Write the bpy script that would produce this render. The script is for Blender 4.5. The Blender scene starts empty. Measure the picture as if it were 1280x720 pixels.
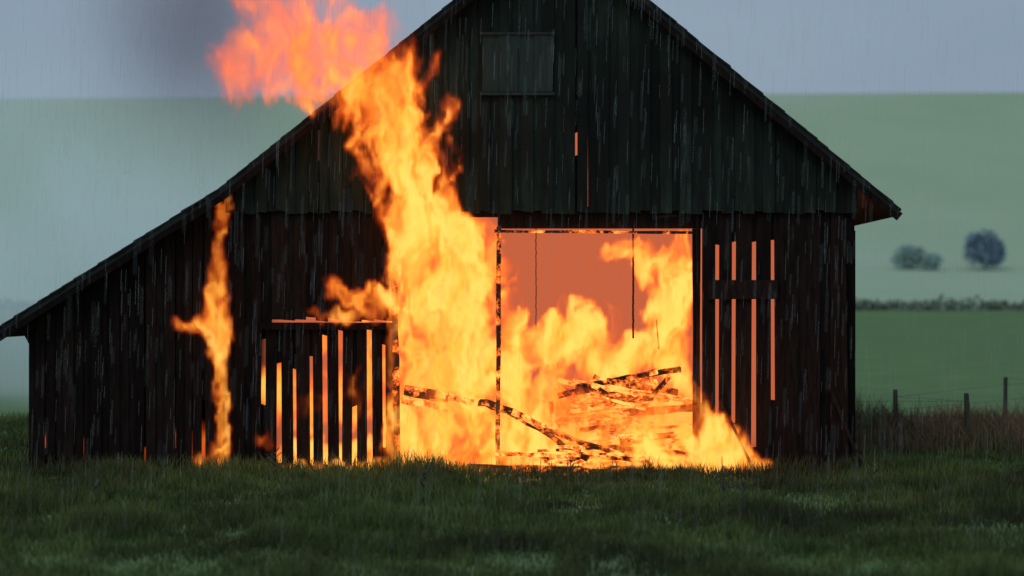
import bpy, math, random
import numpy as np
from mathutils import Vector, Matrix
random.seed(7); np.random.seed(7)
scene=bpy.context.scene
scene.view_settings.view_transform='Standard'; scene.view_settings.look='None'; scene.view_settings.exposure=0
# facade plan: 80 units = 1 m ; barn front stands on plane Y=0
U=80.0
def fx(u): return (u-640)/U
def fz(v): return (588-v)/U

# ---------------------------------------------------------------- helpers
def new_mat(name):
    m=bpy.data.materials.new(name); m.use_nodes=True
    nt=m.node_tree; nt.nodes.clear()
    out=nt.nodes.new('ShaderNodeOutputMaterial')
    return m,nt,out
def noise_mat(name,c1,c2,scale=4,stretch=(1,1,1),rough=0.9,detail=6,c3=None,scale2=0.3,bump=0.3,bscale=None,island=0.0,spec=0.2):
    m,nt,out=new_mat(name); N=nt.nodes; L=nt.links
    b=N.new('ShaderNodeBsdfPrincipled'); b.inputs['Roughness'].default_value=rough
    b.inputs['Specular IOR Level'].default_value=spec
    tc=N.new('ShaderNodeTexCoord'); mp=N.new('ShaderNodeMapping'); mp.inputs['Scale'].default_value=stretch
    L.new(tc.outputs['Object'],mp.inputs[0])
    n=N.new('ShaderNodeTexNoise'); n.inputs['Scale'].default_value=scale; n.inputs['Detail'].default_value=detail
    n.inputs['Roughness'].default_value=0.65
    L.new(mp.outputs[0],n.inputs['Vector'])
    r=N.new('ShaderNodeValToRGB'); r.color_ramp.elements[0].position=0.3; r.color_ramp.elements[1].position=0.7
    r.color_ramp.elements[0].color=(*c1,1); r.color_ramp.elements[1].color=(*c2,1)
    L.new(n.outputs[0],r.inputs[0]); col=r.outputs[0]
    if c3:
        n2=N.new('ShaderNodeTexNoise'); n2.inputs['Scale'].default_value=scale2; n2.inputs['Detail'].default_value=5
        L.new(tc.outputs['Object'],n2.inputs['Vector'])
        r2=N.new('ShaderNodeValToRGB'); r2.color_ramp.elements[0].position=0.42; r2.color_ramp.elements[1].position=0.62
        L.new(n2.outputs[0],r2.inputs[0])
        mx=N.new('ShaderNodeMixRGB'); L.new(r2.outputs[0],mx.inputs[0]); L.new(col,mx.inputs[1]); mx.inputs[2].default_value=(*c3,1)
        col=mx.outputs[0]
    if island:
        g=N.new('ShaderNodeNewGeometry'); mr=N.new('ShaderNodeMapRange')
        mr.inputs[3].default_value=1-island; mr.inputs[4].default_value=1+island
        L.new(g.outputs['Random Per Island'],mr.inputs[0])
        mm=N.new('ShaderNodeVectorMath'); mm.operation='SCALE'
        L.new(col,mm.inputs[0]); L.new(mr.outputs[0],mm.inputs['Scale']); col=mm.outputs[0]
    L.new(col,b.inputs['Base Color'])
    if bump:
        bp=N.new('ShaderNodeBump'); bp.inputs['Strength'].default_value=bump; bp.inputs['Distance'].default_value=0.03
        L.new(n.outputs[0],bp.inputs['Height']); L.new(bp.outputs[0],b.inputs['Normal'])
    L.new(b.outputs[0],out.inputs[0])
    return m
def link(o,parent=None):
    scene.collection.objects.link(o)
    if parent: o.parent=parent
    return o
def mesh_obj(name,verts,faces,mat,parent=None,smooth=False):
    me=bpy.data.meshes.new(name); me.from_pydata([tuple(v) for v in verts],[],faces); me.update()
    if mat: me.materials.append(mat)
    if smooth:
        for p in me.polygons: p.use_smooth=True
    return link(bpy.data.objects.new(name,me),parent)
def empty(name):
    e=bpy.data.objects.new(name,None); return link(e)
class Build:
    def __init__(s): s.v=[]; s.f=[]
    def hexa(s,pts):
        b=len(s.v); s.v+=pts
        for q in ((0,3,2,1),(4,5,6,7),(0,1,5,4),(1,2,6,5),(2,3,7,6),(3,0,4,7)): s.f.append(tuple(b+i for i in q))
    def box(s,x0,x1,y0,y1,z0,z1):
        s.hexa([(x0,y0,z0),(x1,y0,z0),(x1,y1,z0),(x0,y1,z0),(x0,y0,z1),(x1,y0,z1),(x1,y1,z1),(x0,y1,z1)])
    def beam(s,p0,p1,w,h,roll=0,j=0.0,seg=1):
        p0=Vector(p0);p1=Vector(p1);d=(p1-p0); q=d.to_track_quat('Z','Y')@Matrix.Rotation(roll,3,'Z').to_quaternion()
        prev=None
        for k in range(seg+1):
            c=p0+d*(k/seg)+Vector([random.uniform(-j,j) for _ in range(3)])
            sc=random.uniform(0.8,1.1) if j else 1
            ring=[tuple(c+q@Vector((a*w/2*sc,b*h/2*sc,0))) for a,b in ((-1,-1),(1,-1),(1,1),(-1,1))]
            b0=len(s.v); s.v+=ring
            if prev is None: s.f.append((b0+3,b0+2,b0+1,b0))
            else:
                for i in range(4): s.f.append((prev+i,prev+(i+1)%4,b0+(i+1)%4,b0+i))
            prev=b0
        s.f.append((prev,prev+1,prev+2,prev+3))
    def obj(s,name,mat,parent=None): return mesh_obj(name,s.v,s.f,mat,parent)

# ---------------------------------------------------------------- materials
m_gable=noise_mat('weathered_green_black_planks',(0.007,0.014,0.011),(0.030,0.046,0.036),5,(3,3,0.35),0.8,8,(0.010,0.012,0.010),0.45,bump=0.5,island=0.35,spec=0.15)
m_char=noise_mat('charred_planks',(0.006,0.004,0.004),(0.025,0.016,0.013),6,(3,3,0.4),0.9,8,None,bump=0.6,island=0.4,spec=0.12)
m_roof=noise_mat('roof_shingles',(0.008,0.011,0.011),(0.03,0.036,0.036),3,(1,4,1),0.8,6,bump=0.4,island=0.3)
m_ash=noise_mat('ash_floor',(0.01,0.008,0.006),(0.06,0.045,0.035),8,(1,1,1),0.95)
m_ground=noise_mat('field_grass_ground',(0.12,0.215,0.07),(0.20,0.31,0.115),0.5,(1,1,1),0.95,10,(0.15,0.25,0.10),0.05,bump=0.3)
m_hill=noise_mat('hill_pasture_haze',(0.44,0.58,0.36),(0.49,0.63,0.41),0.010,(1,0.35,1),1.0,4,(0.55,0.67,0.49),0.004,bump=0,spec=0)  # pale albedo carries the aerial haze over the pasture, no mist volume there
m_grass=noise_mat('grass_blades',(0.036,0.068,0.020),(0.20,0.26,0.085),0.75,(1,1,1),0.8,8,(0.055,0.065,0.030),0.35,bump=0,island=0.5,spec=0.12)
m_dead=noise_mat('dead_brush',(0.17,0.09,0.05),(0.30,0.18,0.12),2,(1,1,1),0.9,5,(0.12,0.14,0.06),0.5,bump=0,island=0.4)
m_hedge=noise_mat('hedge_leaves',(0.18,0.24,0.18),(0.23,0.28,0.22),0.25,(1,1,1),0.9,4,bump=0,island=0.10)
m_tree=noise_mat('far_tree_leaves_haze',(0.20,0.29,0.38),(0.25,0.36,0.43),0.3,(1,1,1),0.9,4,bump=0,island=0.12)  # bluish distance haze mixed into both far-tree leaf colours
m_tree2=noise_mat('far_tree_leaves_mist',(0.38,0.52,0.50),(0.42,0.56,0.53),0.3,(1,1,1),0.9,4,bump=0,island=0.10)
m_post=noise_mat('weathered_post',(0.05,0.046,0.04),(0.12,0.11,0.09),8,(3,3,0.5),0.9)
m_iron=noise_mat('sooty_iron',(0.02,0.012,0.01),(0.05,0.03,0.02),20,(1,1,1),0.7)

def burning_mat(name,thr,strength):
    m,nt,out=new_mat(name); N=nt.nodes; L=nt.links
    b=N.new('ShaderNodeBsdfPrincipled'); b.inputs['Base Color'].default_value=(0.02,0.012,0.008,1); b.inputs['Roughness'].default_value=0.9
    tc=N.new('ShaderNodeTexCoord'); n=N.new('ShaderNodeTexNoise'); n.inputs['Scale'].default_value=5; n.inputs['Detail'].default_value=8; n.inputs['Roughness'].default_value=0.7
    L.new(tc.outputs['Object'],n.inputs['Vector'])
    r=N.new('ShaderNodeValToRGB'); e=r.color_ramp.elements
    e[0].position=thr; e[0].color=(0,0,0,1); e[1].position=thr+0.18; e[1].color=(1,0.5,0.09,1)
    k=e.new(thr+0.07); k.color=(0.8,0.12,0.01,1)
    L.new(n.outputs[0],r.inputs[0]); L.new(r.outputs[0],b.inputs['Emission Color']); b.inputs['Emission Strength'].default_value=strength
    L.new(b.outputs[0],out.inputs[0]); return m
m_burn=burning_mat('burning_timber',0.39,1.5)
m_burn2=burning_mat('smouldering_timber',0.50,1.5)

# ---------------------------------------------------------------- barn
barn=empty('barn')
APEX=(691,-93); R_E=(1118,262); L_M=(280,237); L_E=(0,413)
def roof_v(u):   # top line of roof, plan units
    if u>=APEX[0]: return APEX[1]+(u-APEX[0])*(R_E[1]-APEX[1])/(R_E[0]-APEX[0])
    if u>=L_M[0]: return APEX[1]+(APEX[0]-u)*(L_M[1]-APEX[1])/(APEX[0]-L_M[0])
    return L_M[1]+(L_M[0]-u)*(L_E[1]-L_M[1])/(L_M[0]-L_E[0])
def top_under(u): return fz(roof_v(u)+13)
def planks(B,u0,u1,top,bot,y,gaps=(),pitch=13,th=0.025,jit=0.012,ragged=0.05):
    """top/bot are functions of u returning metres"""
    gaps=sorted(gaps); cols=[]; cur=u0
    for g in gaps:
        a,b=g[0]-g[1]/2,g[0]+g[1]/2
        if a>cur: cols.append((cur,a,None))
        cols.append((a,b,g)); cur=b
    if cur<u1: cols.append((cur,u1,None))
    k=0
    def one(a,b,za0,za1,zb0,zb1,dy,ov,tj=None):
        x0,x1=fx(a)-ov,fx(b)+ov; t=random.uniform(-jit,jit) if tj is None else tj
        B.hexa([(x0+t,y+dy,zb0),(x1+t,y+dy,zb1),(x1+t,y+dy+th,zb1),(x0+t,y+dy+th,zb0),
                (x0,y+dy,za0),(x1,y+dy,za1),(x1,y+dy+th,za1),(x0,y+dy+th,za0)])
    for a,b,g in cols:
        if g is None:
            n=max(1,round((b-a)/pitch)); 
            for i in range(n):
                p=a+(b-a)*i/n; q=a+(b-a)*(i+1)/n; k+=1
                e0= 0 if (i==0) else 0.008; 
                rb=random.uniform(0,ragged)
                one(p,q,top(p),top(q),bot(p)+rb,bot(q)+rb*random.uniform(0.5,1),(k%2)*0.03+random.uniform(0,0.004),e0)
        else:
            k+=1
            zt,zb=fz(g[2]),fz(g[3]); dy=0.062
            if top(a)>zt+0.03: one(a,b,top(a),top(b),zt,zt-random.uniform(-.05,.05),dy,0.028,0.0)
            if zb>bot(a)+0.03: one(a,b,zb,zb+random.uniform(-.05,.05),bot(a),bot(b),dy,0.028,0.0)

# upper gable boarding
B=Build()
planks(B,283,1070,top_under,lambda u:fz(268),-0.095,gaps=[(720,3.5,168,196),(399,3,162,200)],pitch=13,ragged=0.07)
B.obj('gable_boards',m_gable,barn)
# loft hatch
B=Build(); planks(B,603,690,lambda u:fz(45),lambda u:fz(116),-0.155,pitch=22,ragged=0.0,jit=0)
B.box(fx(600),fx(693),-0.18,-0.097,fz(45),fz(42)); B.box(fx(600),fx(693),-0.18,-0.097,fz(120),fz(117))
B.obj('loft_hatch',noise_mat('hatch_planks',(0.022,0.036,0.032),(0.04,0.058,0.05),5,(3,3,.4),.8,6,bump=.3,island=.15),barn)
# lower walls
B=Build()
planks(B,36,264,top_under,lambda u:fz(596),0.0,gaps=[(56,2,520,560),(103,1.5,300,600),(181,3,560,592),(219,3,500,560),(240,2,540,575),(254,3.5,500,585),(160,1.5,470,530)],pitch=12)
planks(B,264,284,lambda u:fz(262),lambda u:fz(596),0.0,gaps=[(275,7,255,582)],pitch=8)
planks(B,284,326,lambda u:fz(262),lambda u:fz(596),0.0,pitch=12)
planks(B,326,494,lambda u:fz(262),lambda u:fz(404),0.0,pitch=14,ragged=0.12)
gl=[(329,5,425,505),(348,5,455,580),(367,4,460,580),(388,4,445,580),(405,6,418,580),(425,6,412,584),(443,5,510,584),(461,6,412,584),(479,4,430,560)]
planks(B,326,494,lambda u:fz(404),lambda u:fz(592),0.05,gaps=gl,pitch=15,jit=0.03)
gr=[(876,4,285,505),(897,5,305,520),(918,5,303,530),(943,5,303,560),(966,4,300,500)]
planks(B,870,1068,lambda u:fz(262),lambda u:fz(590),0.0,gaps=gr,pitch=14,jit=0.02)
B.obj('lower_wall_boards',m_char,barn)
# rails, posts and frame
B=Build()
B.box(fx(284),fx(494),0.10,0.26,fz(285),fz(264)); B.box(fx(494),fx(622),0.10,0.2,fz(271),fz(258)); B.box(fx(622),fx(1068),0.10,0.26,fz(285),fz(258))
B.box(fx(885),fx(972),-0.05,-0.012,fz(374),fz(350))
B.box(fx(326),fx(494),-0.012-0.03,-0.012,fz(412),fz(403))
B.box(fx(36),fx(264),0.10,0.18,fz(470),fz(458))
B.beam((fx(1054),-0.06,fz(300)),(fx(1056),-0.06,fz(590)),0.14,0.06,seg=3,j=0.005)
B.beam((fx(1064),0.14,fz(288)),(fx(1064),0.14,fz(595)),0.16,0.13)
B.beam((fx(289),0.15,fz(288)),(fx(289),0.15,fz(600)),0.16,0.14)
B.beam((fx(40),0.15,fz(410)),(fx(40),0.15,fz(596)),0.14,0.14)
B.beam((fx(871),0.10,fz(286)),(fx(872),0.10,fz(595)),0.06,0.12,seg=5,j=0.006)
B.beam((fx(28),-0.05,fz(408)),(fx(40),-0.05,fz(430)),0.05,0.05)
B.obj('frame_timbers',m_char,barn)
B=Build()
B.beam((fx(624),-0.02,fz(284)),(fx(622),-0.02,fz(580)),0.085,0.08,seg=6,j=0.006)
B.beam((fx(618),-0.02,fz(289)),(fx(866),-0.02,fz(291)),0.05,0.045,seg=6,j=0.004)
B.beam((fx(494),0.0,fz(268)),(fx(496),0.0,fz(596)),0.09,0.10,seg=9,j=0.018)
B.beam((fx(585),-0.42,fz(581)),(fx(800),-0.40,fz(588)),0.09,0.11,seg=8,j=0.012)
B.obj('door_frame',m_burn2,barn)
B=Build()
B.beam((fx(820),-0.14,fz(272)),(fx(845),-0.14,fz(270)),0.05,0.04)
B.beam((fx(1008),-0.15,fz(545)),(fx(1024),-0.35,fz(594)),0.03,0.03); B.beam((fx(1035),-0.1,fz(480)),(fx(1075),-0.5,fz(592)),0.05,0.03)
B.beam((fx(900),-0.1,fz(500)),(fx(940),-0.6,fz(592)),0.04,0.03)
B.obj('loose_boards',m_char,barn)
# side walls, back wall, partition
B=Build(); D=10.0
n=60
for i in range(n):
    y0=0.06+i*(D-0.06)/n; y1=y0+(D-0.06)/n-0.003
    o=(i%2)*0.02
    B.box(fx(1068)-0.025+o,fx(1068)+o,y0,y1,0,fz(275))
    B.box(fx(36)-o,fx(36)+0.025-o,y0,y1,0,fz(402))
    B.box(fx(284)+o,fx(284)+0.025+o,y0+0.2,y1+0.2,0,fz(250))
B.obj('side_wall_boards',m_char,barn)
B=Build(); planks(B,36,1068,top_under,lambda u:0.0,D,pitch=16); B.obj('back_wall_boards',m_char,barn)
# roof slabs
def slab(a,b,name,th=9):
    B=Build(); y0,y1=-0.42,D+0.4
    (ua,va),(ub,vb)=a,b
    B.hexa([(fx(ua),y0,fz(va+th)),(fx(ub),y0,fz(vb+th)),(fx(ub),y1,fz(vb+th)),(fx(ua),y1,fz(va+th)),
            (fx(ua),y0,fz(va+1.5)),(fx(ub),y0,fz(vb+1.5)),(fx(ub),y1,fz(vb+1.5)),(fx(ua),y1,fz(va+1.5))])
    L=math.hypot(ub-ua,vb-va); n=int(L/17)
    for i in range(n):
        t0=i/n; t1=(i+1)/n+0.012
        for jx in range(14):
            ya=y0-random.uniform(0.0,0.05) if jx==0 else y0+jx*(y1-y0)/14
            yb=y0+(jx+1)*(y1-y0)/14-0.004
            lift=random.uniform(0.5,2.0)
            u_0,u_1=ua+(ub-ua)*t0,ua+(ub-ua)*min(t1,1.004); v_0,v_1=va+(vb-va)*t0,va+(vb-va)*min(t1,1.004)
            l0,l1=lift*0.2,lift
            B.hexa([(fx(u_0),ya,fz(v_0+1.6)),(fx(u_1),ya,fz(v_1+1.6)),(fx(u_1),yb,fz(v_1+1.6)),(fx(u_0),yb,fz(v_0+1.6)),
                    (fx(u_0),ya,fz(v_0-l0)),(fx(u_1),ya,fz(v_1-l1)),(fx(u_1),yb,fz(v_1-l1)),(fx(u_0),yb,fz(v_0-l0))])
    return B.obj(name,m_roof,barn)
slab(APEX,R_E,'roof_right_slope'); slab(APEX,L_M,'roof_left_slope'); slab(L_M,L_E,'roof_lean_to')
B=Build()
for a,b in ((APEX,R_E),(APEX,L_M),(L_M,L_E)):
    B.beam((fx(a[0]),-0.40,fz(a[1]+11)),(fx(b[0]),-0.40,fz(b[1]+11)),0.03,0.16,seg=8,j=0.004)
B.obj('bargeboards',m_char,barn)
B=Build(); B.box(fx(40),fx(1060),0.2,9.9,0.0,0.03); B.obj('barn_floor',m_ash,barn)

# hanging rods / chains
for i,(u,v0,v1,y) in enumerate(((671,275,404,1.0),(796,275,420,0.9),(828,400,438,0.9))):
    B=Build()
    if v0<300: 
        z=fz(v0)
        while z>fz(v1):
            B.beam((fx(u),y,z),(fx(u)+random.uniform(-.006,.006),y,z-0.07),0.03,0.014,roll=(i*1.57)); z-=0.062
    else:
        B.beam((fx(u-2),y,fz(v0)),(fx(u+1),y,fz(v1)),0.025,0.025)
    o=B.obj('hanging_chain',m_iron,None)

# burning timber pile
B=Build(); B2=Build()
def rb(BB,u0,v0,u1,v1,y0,y1,w,h): BB.beam((fx(u0),y0,fz(v0)),(fx(u1),y1,fz(v1)),w,h,roll=random.uniform(-.5,.5),j=0.018,seg=6)
rb(B2,505,487,560,497,0.05,0.1,0.10,0.15); rb(B,545,492,592,505,0.05,0.2,0.08,0.12); rb(B,500,500,560,512,0.1,0.2,0.05,0.10)
rb(B2,600,502,650,520,0.0,0.2,0.09,0.10); rb(B,640,515,722,555,0.0,0.3,0.10,0.10); rb(B2,645,520,735,574,0.3,0.1,0.06,0.08)
rb(B2,720,484,858,464,0.5,0.9,0.07,0.08); rb(B,690,505,700,565,0.6,0.5,0.07,0.07)
rb(B2,700,495,790,478,0.4,0.7,0.09,0.10); rb(B2,760,478,850,492,0.4,0.6,0.08,0.10); rb(B,735,512,840,500,0.35,0.5,0.09,0.1)
for i in range(95):
    v=random.uniform(474,580); c=random.uniform(720,840)
    l=random.uniform(14,58)*(0.7+0.6*(v-470)/90); s=random.uniform(-13,13) if i%4 else random.uniform(-32,32)
    if v-abs(s)<466: v=466+abs(s)
    y=random.uniform(0.3,1.9)-0.004*(v-480)
    rb(B if i%5<3 else B2,c-l,min(v+s*.7,583),c+l,min(v-s,583),y,y+random.uniform(-.5,.5),random.uniform(.04,.14),random.uniform(.03,.11))
for i in range(34):
    u=random.uniform(640,915); v=random.uniform(562,584); l=random.uniform(10,40)
    rb(B if i%2 else B2,u-l,min(v+random.uniform(-10,4),585),u+l,min(v+random.uniform(-10,4),585),random.uniform(-.35,1),random.uniform(-.35,1),.06,.05)
pile=empty('timber_pile'); B.obj('burning_beams',m_burn,pile); B2.obj('charred_beams',m_burn2,pile)

# ---------------------------------------------------------------- volumes
_lat=np.random.rand(64,64,64).astype(np.float32)
def vnoise(x,y,z,o=0.0):
    x=x+o*7.13+100; y=y+o*3.71+100; z=z+o*5.37+100
    xi=np.floor(x).astype(np.int32); yi=np.floor(y).astype(np.int32); zi=np.floor(z).astype(np.int32)
    fx_=x-xi; fy_=y-yi; fz_=z-zi
    fx_=fx_*fx_*(3-2*fx_); fy_=fy_*fy_*(3-2*fy_); fz_=fz_*fz_*(3-2*fz_)
    x0=xi&63;x1=(xi+1)&63;y0=yi&63;y1=(yi+1)&63;z0=zi&63;z1=(zi+1)&63
    def lx(a,b): return _lat[x0,a,b]*(1-fx_)+_lat[x1,a,b]*fx_
    return ((lx(y0,z0)*(1-fy_)+lx(y1,z0)*fy_)*(1-fz_)+(lx(y0,z1)*(1-fy_)+lx(y1,z1)*fy_)*fz_).astype(np.float32)
def smooth(a,b,x):
    t=np.clip((x-a)/(b-a),0,1); return t*t*(3-2*t)

def volume_object(name,dens,mn,mx,mat,parent=None):
    """dens[nx,ny,nz] -> real volume grid built by geometry nodes"""
    nx,ny,nz=dens.shape
    flat=np.ascontiguousarray(dens.transpose(2,1,0)).ravel().astype(np.float32)
    me=bpy.data.meshes.new(name); me.vertices.add(flat.size)
    a=me.attributes.new('dens','FLOAT','POINT'); a.data.foreach_set('value',flat)
    me.materials.append(mat)
    ob=link(bpy.data.objects.new(name,me),parent)
    ng=bpy.data.node_groups.new(name+'_field','GeometryNodeTree')
    ng.interface.new_socket('Geometry',in_out='INPUT',socket_type='NodeSocketGeometry')
    ng.interface.new_socket('Geometry',in_out='OUTPUT',socket_type='NodeSocketGeometry')
    N=ng.nodes;L=ng.links
    gi=N.new('NodeGroupInput');go=N.new('NodeGroupOutput')
    pos=N.new('GeometryNodeInputPosition'); sp=N.new('ShaderNodeSeparateXYZ'); L.new(pos.outputs[0],sp.inputs[0])
    def M(op,a,b):
        n=N.new('ShaderNodeMath'); n.operation=op
        for i,v in enumerate((a,b)):
            if v is None: continue
            if isinstance(v,(int,float)): n.inputs[i].default_value=v
            else: L.new(v,n.inputs[i])
        return n.outputs[0]
    idx=[]
    for i in range(3):
        t=M('SUBTRACT',sp.outputs[i],float(mn[i])); t=M('MULTIPLY',t,float((dens.shape[i]-1)/(mx[i]-mn[i])))
        t=M('ROUND',t,None); t=M('MAXIMUM',t,0.0); t=M('MINIMUM',t,float(dens.shape[i]-1)); idx.append(t)
    s=M('MULTIPLY',idx[2],float(ny)); s=M('ADD',s,idx[1]); s=M('MULTIPLY',s,float(nx)); s=M('ADD',s,idx[0])
    fi=N.new('FunctionNodeFloatToInt'); fi.rounding_mode='ROUND'; L.new(s,fi.inputs[0])
    na=N.new('GeometryNodeInputNamedAttribute'); na.data_type='FLOAT'; na.inputs[0].default_value='dens'
    si=N.new('GeometryNodeSampleIndex'); si.data_type='FLOAT'; si.domain='POINT'
    L.new(gi.outputs[0],si.inputs['Geometry'])
    L.new(na.outputs['Attribute'],si.inputs['Value']); L.new(fi.outputs[0],si.inputs['Index'])
    vc=N.new('GeometryNodeVolumeCube')
    L.new(si.outputs[0],vc.inputs['Density']); vc.inputs['Background'].default_value=0
    vc.inputs['Min'].default_value=mn; vc.inputs['Max'].default_value=mx
    vc.inputs['Resolution X'].default_value=nx; vc.inputs['Resolution Y'].default_value=ny; vc.inputs['Resolution Z'].default_value=nz
    sm=N.new('GeometryNodeSetMaterial'); sm.inputs['Material'].default_value=mat
    L.new(vc.outputs[0],sm.inputs[0]); L.new(sm.outputs[0],go.inputs[0])
    md=ob.modifiers.new('volume','NODES'); md.node_group=ng
    return ob

def flame_mat(name,k_em,k_abs):
    m,nt,out=new_mat(name); N=nt.nodes; L=nt.links
    at=N.new('ShaderNodeAttribute'); at.attribute_name='density'
    r=N.new('ShaderNodeValToRGB'); e=r.color_ramp.elements
    e[0].position=0.03; e[0].color=(0.60,0.052,0.008,1)
    e[1].position=0.95; e[1].color=(1.0,0.46,0.085,1)
    k=e.new(0.24); k.color=(0.92,0.165,0.018,1)
    k=e.new(0.52); k.color=(1.0,0.34,0.035,1)
    L.new(at.outputs['Fac'],r.inputs[0])
    e=N.new('ShaderNodeEmission'); L.new(r.outputs[0],e.inputs['Color'])
    m1=N.new('ShaderNodeMath'); m1.operation='MULTIPLY'; m1.inputs[1].default_value=k_em; L.new(at.outputs['Fac'],m1.inputs[0]); L.new(m1.outputs[0],e.inputs['Strength'])
    ab=N.new('ShaderNodeVolumeAbsorption'); ab.inputs['Color'].default_value=(0.0,0.0,0.0,1)
    m2=N.new('ShaderNodeMath'); m2.operation='MULTIPLY'; m2.inputs[1].default_value=k_abs; L.new(at.outputs['Fac'],m2.inputs[0]); L.new(m2.outputs[0],ab.inputs['Density'])
    ad=N.new('ShaderNodeAddShader'); L.new(e.outputs[0],ad.inputs[0]); L.new(ab.outputs[0],ad.inputs[1])
    L.new(ad.outputs[0],out.inputs['Volume'])
    m.cycles.volume_step_rate=2.5
    return m
m_fire=flame_mat('flame',11.5,6.2)

# flame skeleton: (u0,v0,y0, u1,v1,y1, r0,r1, intensity)  plan units, y in m
C=[
 (558,585,.5, 558,450,.5, 74,74,1.0),(558,450,.5, 560,350,.3, 72,68,1.0),(540,350,.2, 538,285,-.2, 54,54,1.0),
 (532,285,-.25,508,195,-.5, 54,60,.95),(513,215,-.5,478,125,-.6,58,56,.75),(475,140,-.6,430,150,-.6,38,24,.5),
 (482,125,-.6,430,90,-.7,58,62,.55),(440,75,-.7,365,60,-.8,64,62,.42),(385,75,-.8,325,92,-.9,58,50,.34),(350,60,-.8,345,-20,-.9,48,44,.27),(430,75,-.7,478,40,-.8,48,28,.32),(410,95,-.7,355,125,-.8,42,24,.28),
 (595,340,.5,600,285,.6,34,34,.6),(525,540,.3,525,300,.2,34,34,.8),
 (650,575,.6,860,572,.6,36,36,1.0),(640,450,.9,650,560,.8,40,50,1.0),(640,440,1.0,730,430,1.2,40,34,.9),(690,450,1.3,850,445,1.4,40,38,.85),
 (820,540,.9,880,560,.3,46,40,.9),(700,470,1.2,700,540,1.0,38,44,.8),(745,570,.2,830,570,.1,24,28,.8),(715,520,.15,860,530,.1,36,46,.32),
 (850,470,1.0,850,340,.8,30,32,.9),(850,340,.8,762,306,.9,34,18,.8),(830,400,1.0,800,330,1.0,20,16,.6),(700,430,1.2,722,390,1.2,22,12,.6),(655,430,1.0,640,365,1.0,26,12,.7),(640,560,.6,640,390,.6,32,18,.7),(760,440,1.2,765,395,1.2,26,12,.5),
 (880,540,-.1,900,570,-.35,36,32,.85),(900,570,-.35,950,578,-.5,28,19,.75),(880,520,0.0,872,480,0.05,16,7,.6),
 (520,590,-.1,640,590,-.15,18,16,.9),(640,592,-.15,800,592,-.2,14,14,.7),(800,585,-.2,900,585,-.35,20,22,.8),
 (496,300,-.05,490,360,-.05,9,9,.7),(490,360,-.05,490,480,-.05,8,10,.7),(492,500,-.05,494,590,-.05,11,11,.8),
 (490,378,-.12,425,366,-.18,24,20,.7),(470,396,-.1,392,402,-.12,10,11,.7),(425,360,-.18,412,352,-.2,16,8,.45),
 (275,590,-.05,275,540,-.04,14,9,.8),(276,550,-.02,275,470,-.02,8,9,.8),(275,470,-.03,270,380,-.05,9,16,.75),(270,400,-.06,228,398,-.10,23,14,.55),(272,380,-.05,274,290,-.04,12,9,.75),(274,290,-.04,279,242,-.04,13,10,.6),
 (335,570,.45,480,570,.45,26,26,.8),(345,490,.5,480,480,.5,40,44,.5),(400,430,.5,480,430,.5,20,30,.5),
 (360,578,-.08,440,583,-.1,8,11,.7),(250,582,-.05,275,584,-.05,9,9,.7),(330,545,-.06,333,548,-.06,10,8,.5),(445,580,-.1,490,586,-.1,8,12,.6),
 (60,560,.4,250,560,.4,18,30,.16),
]
vx=0.040
mn=(fx(30),-1.75,0.0); mx_=(fx(985),2.35,fz(-75))
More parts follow.
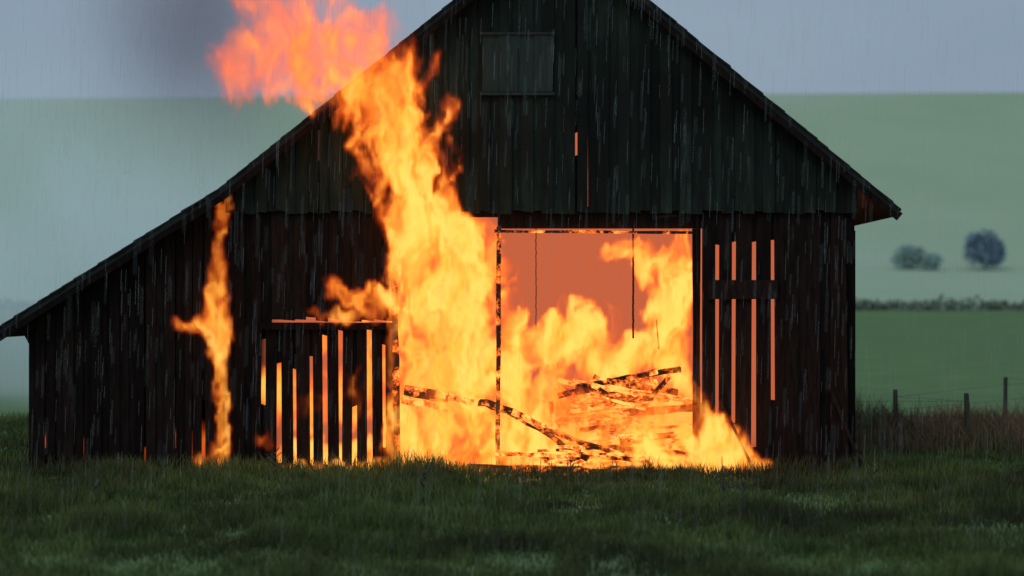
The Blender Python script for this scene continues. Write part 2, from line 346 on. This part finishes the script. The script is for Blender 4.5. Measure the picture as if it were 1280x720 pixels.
def fire_grid(mn,mx_,vx):
    nx,ny,nz=[int((mx_[i]-mn[i])/(vx*(1.7 if i==1 else 1)))+1 for i in range(3)]
    X,Y,Z=np.meshgrid(np.linspace(mn[0],mx_[0],nx,dtype=np.float32),np.linspace(mn[1],mx_[1],ny,dtype=np.float32),np.linspace(mn[2],mx_[2],nz,dtype=np.float32),indexing='ij')
    X=X.ravel();Y=Y.ravel();Z=Z.ravel()
    def field(X,Y,Z,grow):
        F=np.full(X.shape,-9,np.float32); I=np.zeros(X.shape,np.float32)
        for (u0,v0,y0,u1,v1,y1,r0,r1,it) in C:
            a=np.array([fx(u0),y0,fz(v0)],np.float32); b=np.array([fx(u1),y1,fz(v1)],np.float32)
            r0m,r1m=r0/U,r1/U; R=max(r0m,r1m)*1.3+grow
            lo=np.minimum(a,b)-R; hi=np.maximum(a,b)+R
            s=np.nonzero((X>lo[0])&(X<hi[0])&(Y>lo[1])&(Y<hi[1])&(Z>lo[2])&(Z<hi[2]))[0]
            if s.size==0: continue
            px,py,pz=X[s]-a[0],(Y[s]-a[1]),Z[s]-a[2]
            d=b-a; t=np.clip((px*d[0]+py*d[1]+pz*d[2])/float(d@d),0,1)
            dist=np.sqrt((px-t*d[0])**2+((py-t*d[1])*1.35)**2+(pz-t*d[2])**2)
            r=r0m+(r1m-r0m)*t
            f=1-(dist-grow)/r
            up=f>F[s]; ss=s[up]; F[ss]=f[up]; I[ss]=it
        return F,I
    F,_=field(X,Y,Z,0.35)
    act=np.nonzero(F>-0.1)[0]
    x,y,z=X[act],Y[act],Z[act]
    h=np.clip(z/7.3,0,1)
    amp=0.16+0.10*h
    wx=(vnoise(x*1.6,y*.8,z*1.0,1)-.5)*2*amp+(vnoise(x*4.5,y*2,z*2.6,2)-.5)*0.28+(vnoise(x*11,y*5,z*6,3)-.5)*0.14
    wz=(vnoise(x*1.9,y*.8,z*1.1,4)-.5)*2*amp*1.3+(vnoise(x*5,y*2,z*3,5)-.5)*0.45+(vnoise(x*12,y*5,z*7,6)-.5)*0.20
    F1,I1=field(x+wx,y,z+wz,0)
    Fs,Is=field(x+wx*.45,y,z+wz*.65,0)
    sel=((x<fx(495))&(z<fz(262)))
    F1=np.where(sel,Fs,F1); I1=np.where(sel,Is,I1)
    X2=x+wx*0.9; Z2=z+wz*0.9
    n1=vnoise(X2*3.2,y*1.1,Z2*1.5,7); n2=vnoise(X2*7.5,y*2.5,Z2*3.6,8); n3=vnoise(X2*16,y*5,Z2*8,9)
    fb=0.45*n1+0.33*n2+0.22*n3
    r1=1-np.abs(2*vnoise(X2*2.4,y*.8,Z2*1.1,10)-1); r2=1-np.abs(2*vnoise(X2*6,y*1.3,Z2*2.6,11)-1); r3=1-np.abs(2*vnoise(X2*13,y*2.2,Z2*6.0,12)-1)
    ridge=(0.42*r1+0.33*r2+0.25*r3)
    hs=smooth(5.0,6.4,z)
    d=smooth(0.0,0.5+0.4*hs,F1+1.5*(fb-.44)+0.18*hs)
    d=d*I1*(0.07+0.18*hs+1.9*(1-0.25*hs)*ridge**3.2)*(0.5+fb)
    out=np.zeros(nx*ny*nz,np.float32); out[act]=d
    out[out<0.015]=0
    out=out.reshape(nx,ny,nz); out[0]=out[-1]=0; out[:,0]=0; out[:,-1]=0; out[:,:,-1]=0
    return out
dens=fire_grid(mn,mx_,vx)
fire=empty('fire')
volume_object('flames',dens,mn,mx_,m_fire,fire)

# glowing smoke filling the barn behind the flames (emissive + absorbing gas)
m,nt,out=new_mat('firelit_smoke'); N=nt.nodes;L=nt.links
e=N.new('ShaderNodeEmission'); e.inputs['Color'].default_value=(0.62,0.135,0.055,1); e.inputs['Strength'].default_value=0.56
ab=N.new('ShaderNodeVolumeAbsorption'); ab.inputs['Color'].default_value=(0,0,0,1); ab.inputs['Density'].default_value=0.6
ad=N.new('ShaderNodeAddShader'); L.new(e.outputs[0],ad.inputs[0]); L.new(ab.outputs[0],ad.inputs[1]); L.new(ad.outputs[0],out.inputs['Volume'])
pts=[(300,588),(1055,588),(1055,275),(691,-60),(300,250)]
vv=[(fx(u),2.45,fz(v)+0.04) for u,v in pts]+[(fx(u),9.7,fz(v)+0.04) for u,v in pts]
ff=[(0,1,2,3,4),(9,8,7,6,5)]+[(i,5+i,5+(i+1)%5,(i+1)%5) for i in range(5)]
mesh_obj('firelit_smoke',vv,ff,m,fire)
for nm,loc,en,r in (('firelight',(-1.0,0.3,1.4),260,0.5),('firelight_b',(1.6,1.6,1.0),120,0.5),('firelight_c',(3.0,-0.6,0.5),50,0.25),('firelight_d',(-2.0,-1.0,5.2),20,0.5),('firelight_e',(-0.6,-0.8,0.7),90,0.35)):
    l=bpy.data.lights.new(nm,'POINT'); l.energy=en; l.color=(1,0.38,0.10); l.shadow_soft_size=r
    o=bpy.data.objects.new(nm,l); o.location=loc; link(o,fire)

# smoke plume + drifting pale smoke (behind and left of barn)
def smoke_grid(mn,mx_,vx,blobs,o):
    nx,ny,nz=[int((mx_[i]-mn[i])/vx)+1 for i in range(3)]
    X,Y,Z=np.meshgrid(np.linspace(mn[0],mx_[0],nx,dtype=np.float32),np.linspace(mn[1],mx_[1],ny,dtype=np.float32),np.linspace(mn[2],mx_[2],nz,dtype=np.float32),indexing='ij')
    n=0.5*vnoise(X*.35,Y*.35,Z*.35,o)+0.3*vnoise(X*.8,Y*.8,Z*.8,o+1)+0.2*vnoise(X*1.7,Y*1.7,Z*1.7,o+2)
    d=np.zeros_like(X)
    for (cx,cy,cz,rx,ry,rz,a) in blobs:
        q=((X-cx)/rx)**2+((Y-cy)/ry)**2+((Z-cz)/rz)**2
        d=np.maximum(d,a*np.exp(-q*1.6))
    d=d*smooth(0.15,0.75,n)*1.6
    d[d<0.01]=0
    d[0]=d[-1]=0;d[:,0]=0;d[:,-1]=0;d[:,:,-1]=0;
    return d
def smoke_mat(name,col,k,rate,glow=None):
    # glow stands in for the many-times-scattered skylight inside pale smoke
    m,nt,out=new_mat(name); N=nt.nodes;L=nt.links
    at=N.new('ShaderNodeAttribute'); at.attribute_name='density'
    pv=N.new('ShaderNodeVolumeScatter'); pv.inputs['Color'].default_value=(*col,1)
    a=N.new('ShaderNodeMath'); a.operation='MULTIPLY'; a.inputs[1].default_value=k; L.new(at.outputs['Fac'],a.inputs[0]); L.new(a.outputs[0],pv.inputs['Density'])
    if glow:
        e=N.new('ShaderNodeEmission'); e.inputs['Color'].default_value=(*glow,1); L.new(a.outputs[0],e.inputs['Strength'])
        ad=N.new('ShaderNodeAddShader'); L.new(pv.outputs[0],ad.inputs[0]); L.new(e.outputs[0],ad.inputs[1]); L.new(ad.outputs[0],out.inputs['Volume'])
    else: L.new(pv.outputs[0],out.inputs['Volume'])
    m.cycles.volume_step_rate=rate
    return m
sg=smoke_grid((-15,4,0.05),(-3.5,14,12.5),0.4,[(-6.3,8,8.8,1.8,2.4,2.7,1.0),(-5.4,7.5,6.7,1.0,1.5,1.4,.4)],20)
volume_object('smoke_plume',sg,(-15,4,0.05),(-3.5,14,12.5),smoke_mat('dark_smoke',(0.42,0.46,0.42),0.85,3))
sg=smoke_grid((-30,14,0.05),(-4,30,14),0.7,[(-14,21,4.0,8,6,4.6,1.0),(-9,19,3,5,5,4.0,.8)],30)
volume_object('drifting_smoke',sg,(-30,14,0.05),(-4,30,14),smoke_mat('pale_smoke',(0.99,0.99,0.99),0.17,4,(0.12,0.185,0.205)))

# ---------------------------------------------------------------- terrain
_d=np.array([0,40,100,200,280,350,450,550,650,720,780,900,1100,1600]); _z=np.array([0,0,.35,1.9,4.4,8.0,22,45,70,81.5,86,88,84,70])
dd=np.linspace(0,1600,801); zz=np.interp(dd,_d,_z); ker=np.ones(31)/31
zz=np.where(dd<60,np.interp(dd,_d,_z),np.convolve(np.pad(zz,15,mode='edge'),ker,'valid'))
def tz(x,y):
    d=y+30
    base=np.interp(d,dd,zz)
    far=np.clip((d-200)/400,0,1)
    return base+far*(x*0.006)+0.035*np.sin(x*1.3+y*.7)*np.sin(y*1.1-x*.4)*(np.clip(1-d/200,0,1))*(np.abs(y-4)>5.5)
def sheet(name,xs,ys,mat,dz=0):
    X,Y=np.meshgrid(xs,ys); Z=tz(X,Y)+dz
    v=np.stack([X,Y,Z],-1).reshape(-1,3); nx=len(xs); f=[]
    for j in range(len(ys)-1):
        for i in range(nx-1): a=j*nx+i; f.append((a,a+1,a+1+nx,a+nx))
    return mesh_obj(name,v.tolist(),f,mat,None,True)
xs=np.concatenate([np.linspace(-400,-25,16)[:-1],np.linspace(-25,25,101),np.linspace(25,400,16)[1:]])
ys=np.concatenate([np.linspace(-60,-14,10)[:-1],np.linspace(-14,30,89),np.linspace(30,175,40)[1:]])
sheet('ground',xs,ys,m_ground)
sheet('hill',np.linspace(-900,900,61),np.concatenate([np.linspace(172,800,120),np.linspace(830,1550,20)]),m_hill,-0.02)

# ---------------------------------------------------------------- grass
def blades(name,x,y,h,w,mat,lean=0.35,zoff=0):
    n=len(x); z=tz(x,y)+zoff
    ang=np.random.rand(n)*np.pi; ca,sa=np.cos(ang)*w/2,np.sin(ang)*w/2
    la=np.random.rand(n)*2*np.pi; ll=h*lean*np.random.rand(n); lx,ly=np.cos(la)*ll,np.sin(la)*ll
    V=np.empty((n,5,3),np.float32)
    V[:,0]=np.stack([x-ca,y-sa,z-0.02],-1); V[:,1]=np.stack([x+ca,y+sa,z-0.02],-1)
    V[:,2]=np.stack([x+ca*.8+lx*.35,y+sa*.8+ly*.35,z+h*.55],-1); V[:,3]=np.stack([x-ca*.8+lx*.35,y-sa*.8+ly*.35,z+h*.55],-1)
    V[:,4]=np.stack([x+lx,y+ly,z+h],-1)
    me=bpy.data.meshes.new(name); me.vertices.add(n*5); me.vertices.foreach_set('co',V.ravel())
    b=(np.arange(n)*5)[:,None]
    loops=np.concatenate([b+0,b+1,b+2,b+3,b+3,b+2,b+4],1).astype(np.int32).ravel()
    me.loops.add(n*7); me.loops.foreach_set('vertex_index',loops)
    me.polygons.add(n*2); st=np.stack([np.arange(n)*7,np.arange(n)*7+4],1).ravel().astype(np.int32)
    me.polygons.foreach_set('loop_start',st)
    me.update(calc_edges=True); me.validate(); me.materials.append(mat)
    return link(bpy.data.objects.new(name,me))
def clumpy(n,x0,x1,y0,y1,sc,pw=1.0):
    x=np.random.uniform(x0,x1,n).astype(np.float32); y=np.random.uniform(y0,y1,n).astype(np.float32)
    c=vnoise(x*sc,y*sc,x*0,40)*.5+vnoise(x*sc*3,y*sc*3,x*0,41)*.5
    return x,y,c
x1,y1,c1=clumpy(250000,-9.5,9.5,-13.5,-0.25,0.9)
k=np.random.rand(len(x1))<(0.15+1.2*c1); x1,y1,c1=x1[k],y1[k],c1[k]
x2,y2,c2=clumpy(45000,5.5,14,-0.25,9,0.5); x3,y3,c3=clumpy(20000,-14,-7.7,-0.25,12,0.5)
X_=np.concatenate([x1,x2,x3]);Y_=np.concatenate([y1,y2,y3]);C_=np.concatenate([c1,c2,c3])
H=(0.03+0.36*C_**2.3)*np.random.uniform(.5,1.5,len(X_)); W=np.where(Y_<0,0.012,0.018)
blades('grass',X_,Y_,H.astype(np.float32),W,m_grass,0.65)
# taller ragged weeds against the barn foot, reddish dead brush at right
xa=np.random.uniform(-7.8,5.6,3600); ya=np.random.uniform(-0.7,-0.12,3600)
kk=~((xa>-1.7)&(xa<3.8)&(np.random.rand(3600)<.9)); xa,ya=xa[kk],ya[kk]
blades('weeds',xa,ya,np.random.uniform(.06,.34,len(xa)),0.012,m_grass,0.7)
n=28000; xb=np.random.uniform(5.5,15.5,n); yb=np.random.uniform(3.0,10.5,n)
cb=vnoise(xb.astype(np.float32)*.7,yb.astype(np.float32)*.7,xb.astype(np.float32)*0,50)*.6+vnoise(xb.astype(np.float32)*2.2,yb.astype(np.float32)*2.2,xb.astype(np.float32)*0,51)*.4
blades('dead_brush',xb,yb,(0.12+1.35*cb**2)*np.random.uniform(.3,1.15,n),0.016,m_dead,0.8)
# stalks in foreground
B=Build()
for (x,y,h) in ((2.55,-7.0,0.75),(2.75,-7.2,0.4),(-3.4,-2.5,0.5),(-1.15,-5,0.4),(-5.1,-6.5,.35),(4.9,-4,.4),(6.2,-7,.5),(0.9,-1.3,.3)):
    z=float(tz(np.array(x),np.array(y)))
    B.beam((x,y,z-0.02),(x+random.uniform(-.05,.05),y,z+h),0.014,0.014,seg=5,j=0.008)
    for q in range(7):
        t=random.uniform(.35,1); a=random.uniform(0,6.28); l=random.uniform(.05,.14)
        B.beam((x,y,z+h*t),(x+math.cos(a)*l,y+math.sin(a)*l,z+h*t+l*.7),0.02,0.006)
B.obj('weed_stalks',m_post)
# fence
fence=empty('fence'); B=Build()
P=[]
for i,(x,y,h) in enumerate(((8.2,4.5,1.0),(10.4,10.5,1.05),(7.6,8.0,0.9),(13.5,14,1.1),(6.3,6.2,0.9))):
    B.beam((x,y,-0.05),(x+random.uniform(-.07,.07),y,h),0.08,0.08,seg=3,j=0.012); P.append((x,y,h))
B.obj('posts',m_post,fence)
B=Build()
for a,b in ((0,4),(0,2),(2,1),(1,3)):
    for f_ in (.55,.85): B.beam((P[a][0],P[a][1],P[a][2]*f_),(P[b][0],P[b][1],P[b][2]*f_),0.004,0.004)
B.obj('wires',m_iron,fence)

# ---------------------------------------------------------------- far trees / hedge
def leafmass(B,c,rad,n,size,gap=0.0):
    for _ in range(n):
        d=np.random.randn(3); d/=np.linalg.norm(d); r=random.random()**0.4
        p=Vector((c[0]+d[0]*rad[0]*r,c[1]+d[1]*rad[1]*r,c[2]+d[2]*rad[2]*r))
        a=Vector(np.random.randn(3)).normalized(); b=a.cross(Vector(np.random.randn(3))).normalized(); s=size*random.uniform(.5,1.3)
        i=len(B.v); B.v+=[tuple(p+a*s),tuple(p+b*s),tuple(p-a*s*.8),tuple(p-b*s)]; B.f.append((i,i+1,i+2,i+3))
def tree(x,y,w,h,mat,lobes,seed):
    random.seed(seed); np.random.seed(seed)
    z=float(tz(np.array(x),np.array(y)))
    root=empty('tree')
    B=Build(); B.beam((x,y,z-.3),(x,y,z+h*.45),w*.06,w*.06,seg=3,j=.05)
    for a in range(5):
        an=a*1.26; B.beam((x,y,z+h*.3),(x+math.cos(an)*w*.3,y+math.sin(an)*w*.3,z+h*.6),w*.025,w*.025)
    B.obj('trunk',mat,root)
    B=Build()
    for l in range(lobes):
        an=random.uniform(0,6.28); rr=random.uniform(0,.30)*w
        leafmass(B,(x+math.cos(an)*rr,y+math.sin(an)*rr,z+h*random.uniform(.26,.76)),(w*.27,w*.27,h*.25),150,w*.045)
    B.obj('crown',mat,root); return root
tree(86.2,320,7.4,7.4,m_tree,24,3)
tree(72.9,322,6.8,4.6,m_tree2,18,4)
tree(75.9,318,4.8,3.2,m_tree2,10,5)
random.seed(9);np.random.seed(9)
B=Build()
for x in np.arange(-70,95,0.6):
    hh=random.uniform(.75,1.15)*(1.5 if random.random()<.10 else 1); y=168+random.uniform(-1,1); z=float(tz(np.array(x),np.array(y)))
    leafmass(B,(x,y,z+hh*.4),(.9,.7,hh*.65),30,.25)
B.obj('hedge',m_hedge)

# ---------------------------------------------------------------- rain
m,nt,out=new_mat('rain_water'); N=nt.nodes;L=nt.links
df=N.new('ShaderNodeBsdfPrincipled'); df.inputs['Base Color'].default_value=(.6,.68,.7,1); df.inputs['Roughness'].default_value=.3
tr=N.new('ShaderNodeBsdfTransparent'); mx=N.new('ShaderNodeMixShader'); mx.inputs[0].default_value=0.13
L.new(tr.outputs[0],mx.inputs[1]);L.new(df.outputs[0],mx.inputs[2]);L.new(mx.outputs[0],out.inputs[0])
B=Build()
for i in range(4200):
    x=random.uniform(-9,9);y=random.uniform(-14,-1.2);z=random.uniform(.1,8.5);l=random.uniform(.15,.42);w=random.uniform(.0014,.0027)
    b=len(B.v); t=0.03*l
    for zz_,o in ((z,0),(z+l,t)):
        B.v+=[(x+o-w,y,zz_),(x+o+w,y,zz_),(x+o,y+w*1.6,zz_)]
    B.f+=[(b,b+1,b+4,b+3),(b+1,b+2,b+5,b+4),(b+2,b,b+3,b+5)]
B.obj('rain',m)

# ---------------------------------------------------------------- sky, sun, camera
w=bpy.data.worlds.new('World'); scene.world=w; w.use_nodes=True; nt=w.node_tree; nt.nodes.clear(); N=nt.nodes; L=nt.links
out=N.new('ShaderNodeOutputWorld'); sky=N.new('ShaderNodeTexSky'); sky.sky_type='NISHITA'; sky.sun_disc=False
sky.sun_elevation=math.radians(35); sky.sun_rotation=math.radians(210); sky.dust_density=3
b1=N.new('ShaderNodeBackground'); b1.inputs[1].default_value=0.05; L.new(sky.outputs[0],b1.inputs[0])
tc=N.new('ShaderNodeTexCoord'); ns=N.new('ShaderNodeTexNoise'); ns.inputs['Scale'].default_value=3; ns.inputs['Detail'].default_value=5
mp=N.new('ShaderNodeMapping'); mp.inputs['Scale'].default_value=(1,1,3); L.new(tc.outputs['Generated'],mp.inputs[0]); L.new(mp.outputs[0],ns.inputs['Vector'])
cr=N.new('ShaderNodeValToRGB'); cr.color_ramp.elements[0].position=.3; cr.color_ramp.elements[0].color=(.25,.33,.43,1); cr.color_ramp.elements[1].position=.7; cr.color_ramp.elements[1].color=(.30,.39,.48,1)
L.new(ns.outputs[0],cr.inputs[0]); b2=N.new('ShaderNodeBackground'); L.new(cr.outputs[0],b2.inputs[0]); b2.inputs[1].default_value=1.0
ms=N.new('ShaderNodeMixShader'); ms.inputs[0].default_value=.88; L.new(b1.outputs[0],ms.inputs[1]); L.new(b2.outputs[0],ms.inputs[2]); L.new(ms.outputs[0],out.inputs[0])
s=bpy.data.lights.new('sun','SUN'); s.energy=0.25; s.angle=math.radians(20); s.color=(1,.97,.93)
so=bpy.data.objects.new('sun',s); so.rotation_euler=(math.radians(50),0,math.radians(-30)); link(so)
cam=bpy.data.cameras.new('camera'); co=bpy.data.objects.new('camera',cam); link(co)
co.location=(0,-30,2.6); co.rotation_euler=(math.radians(90),0,0); cam.sensor_width=36; cam.lens=67.5; cam.shift_y=20/1280; cam.clip_end=4000
cam.dof.use_dof=True; cam.dof.focus_distance=29; cam.dof.aperture_fstop=0.65
scene.camera=co
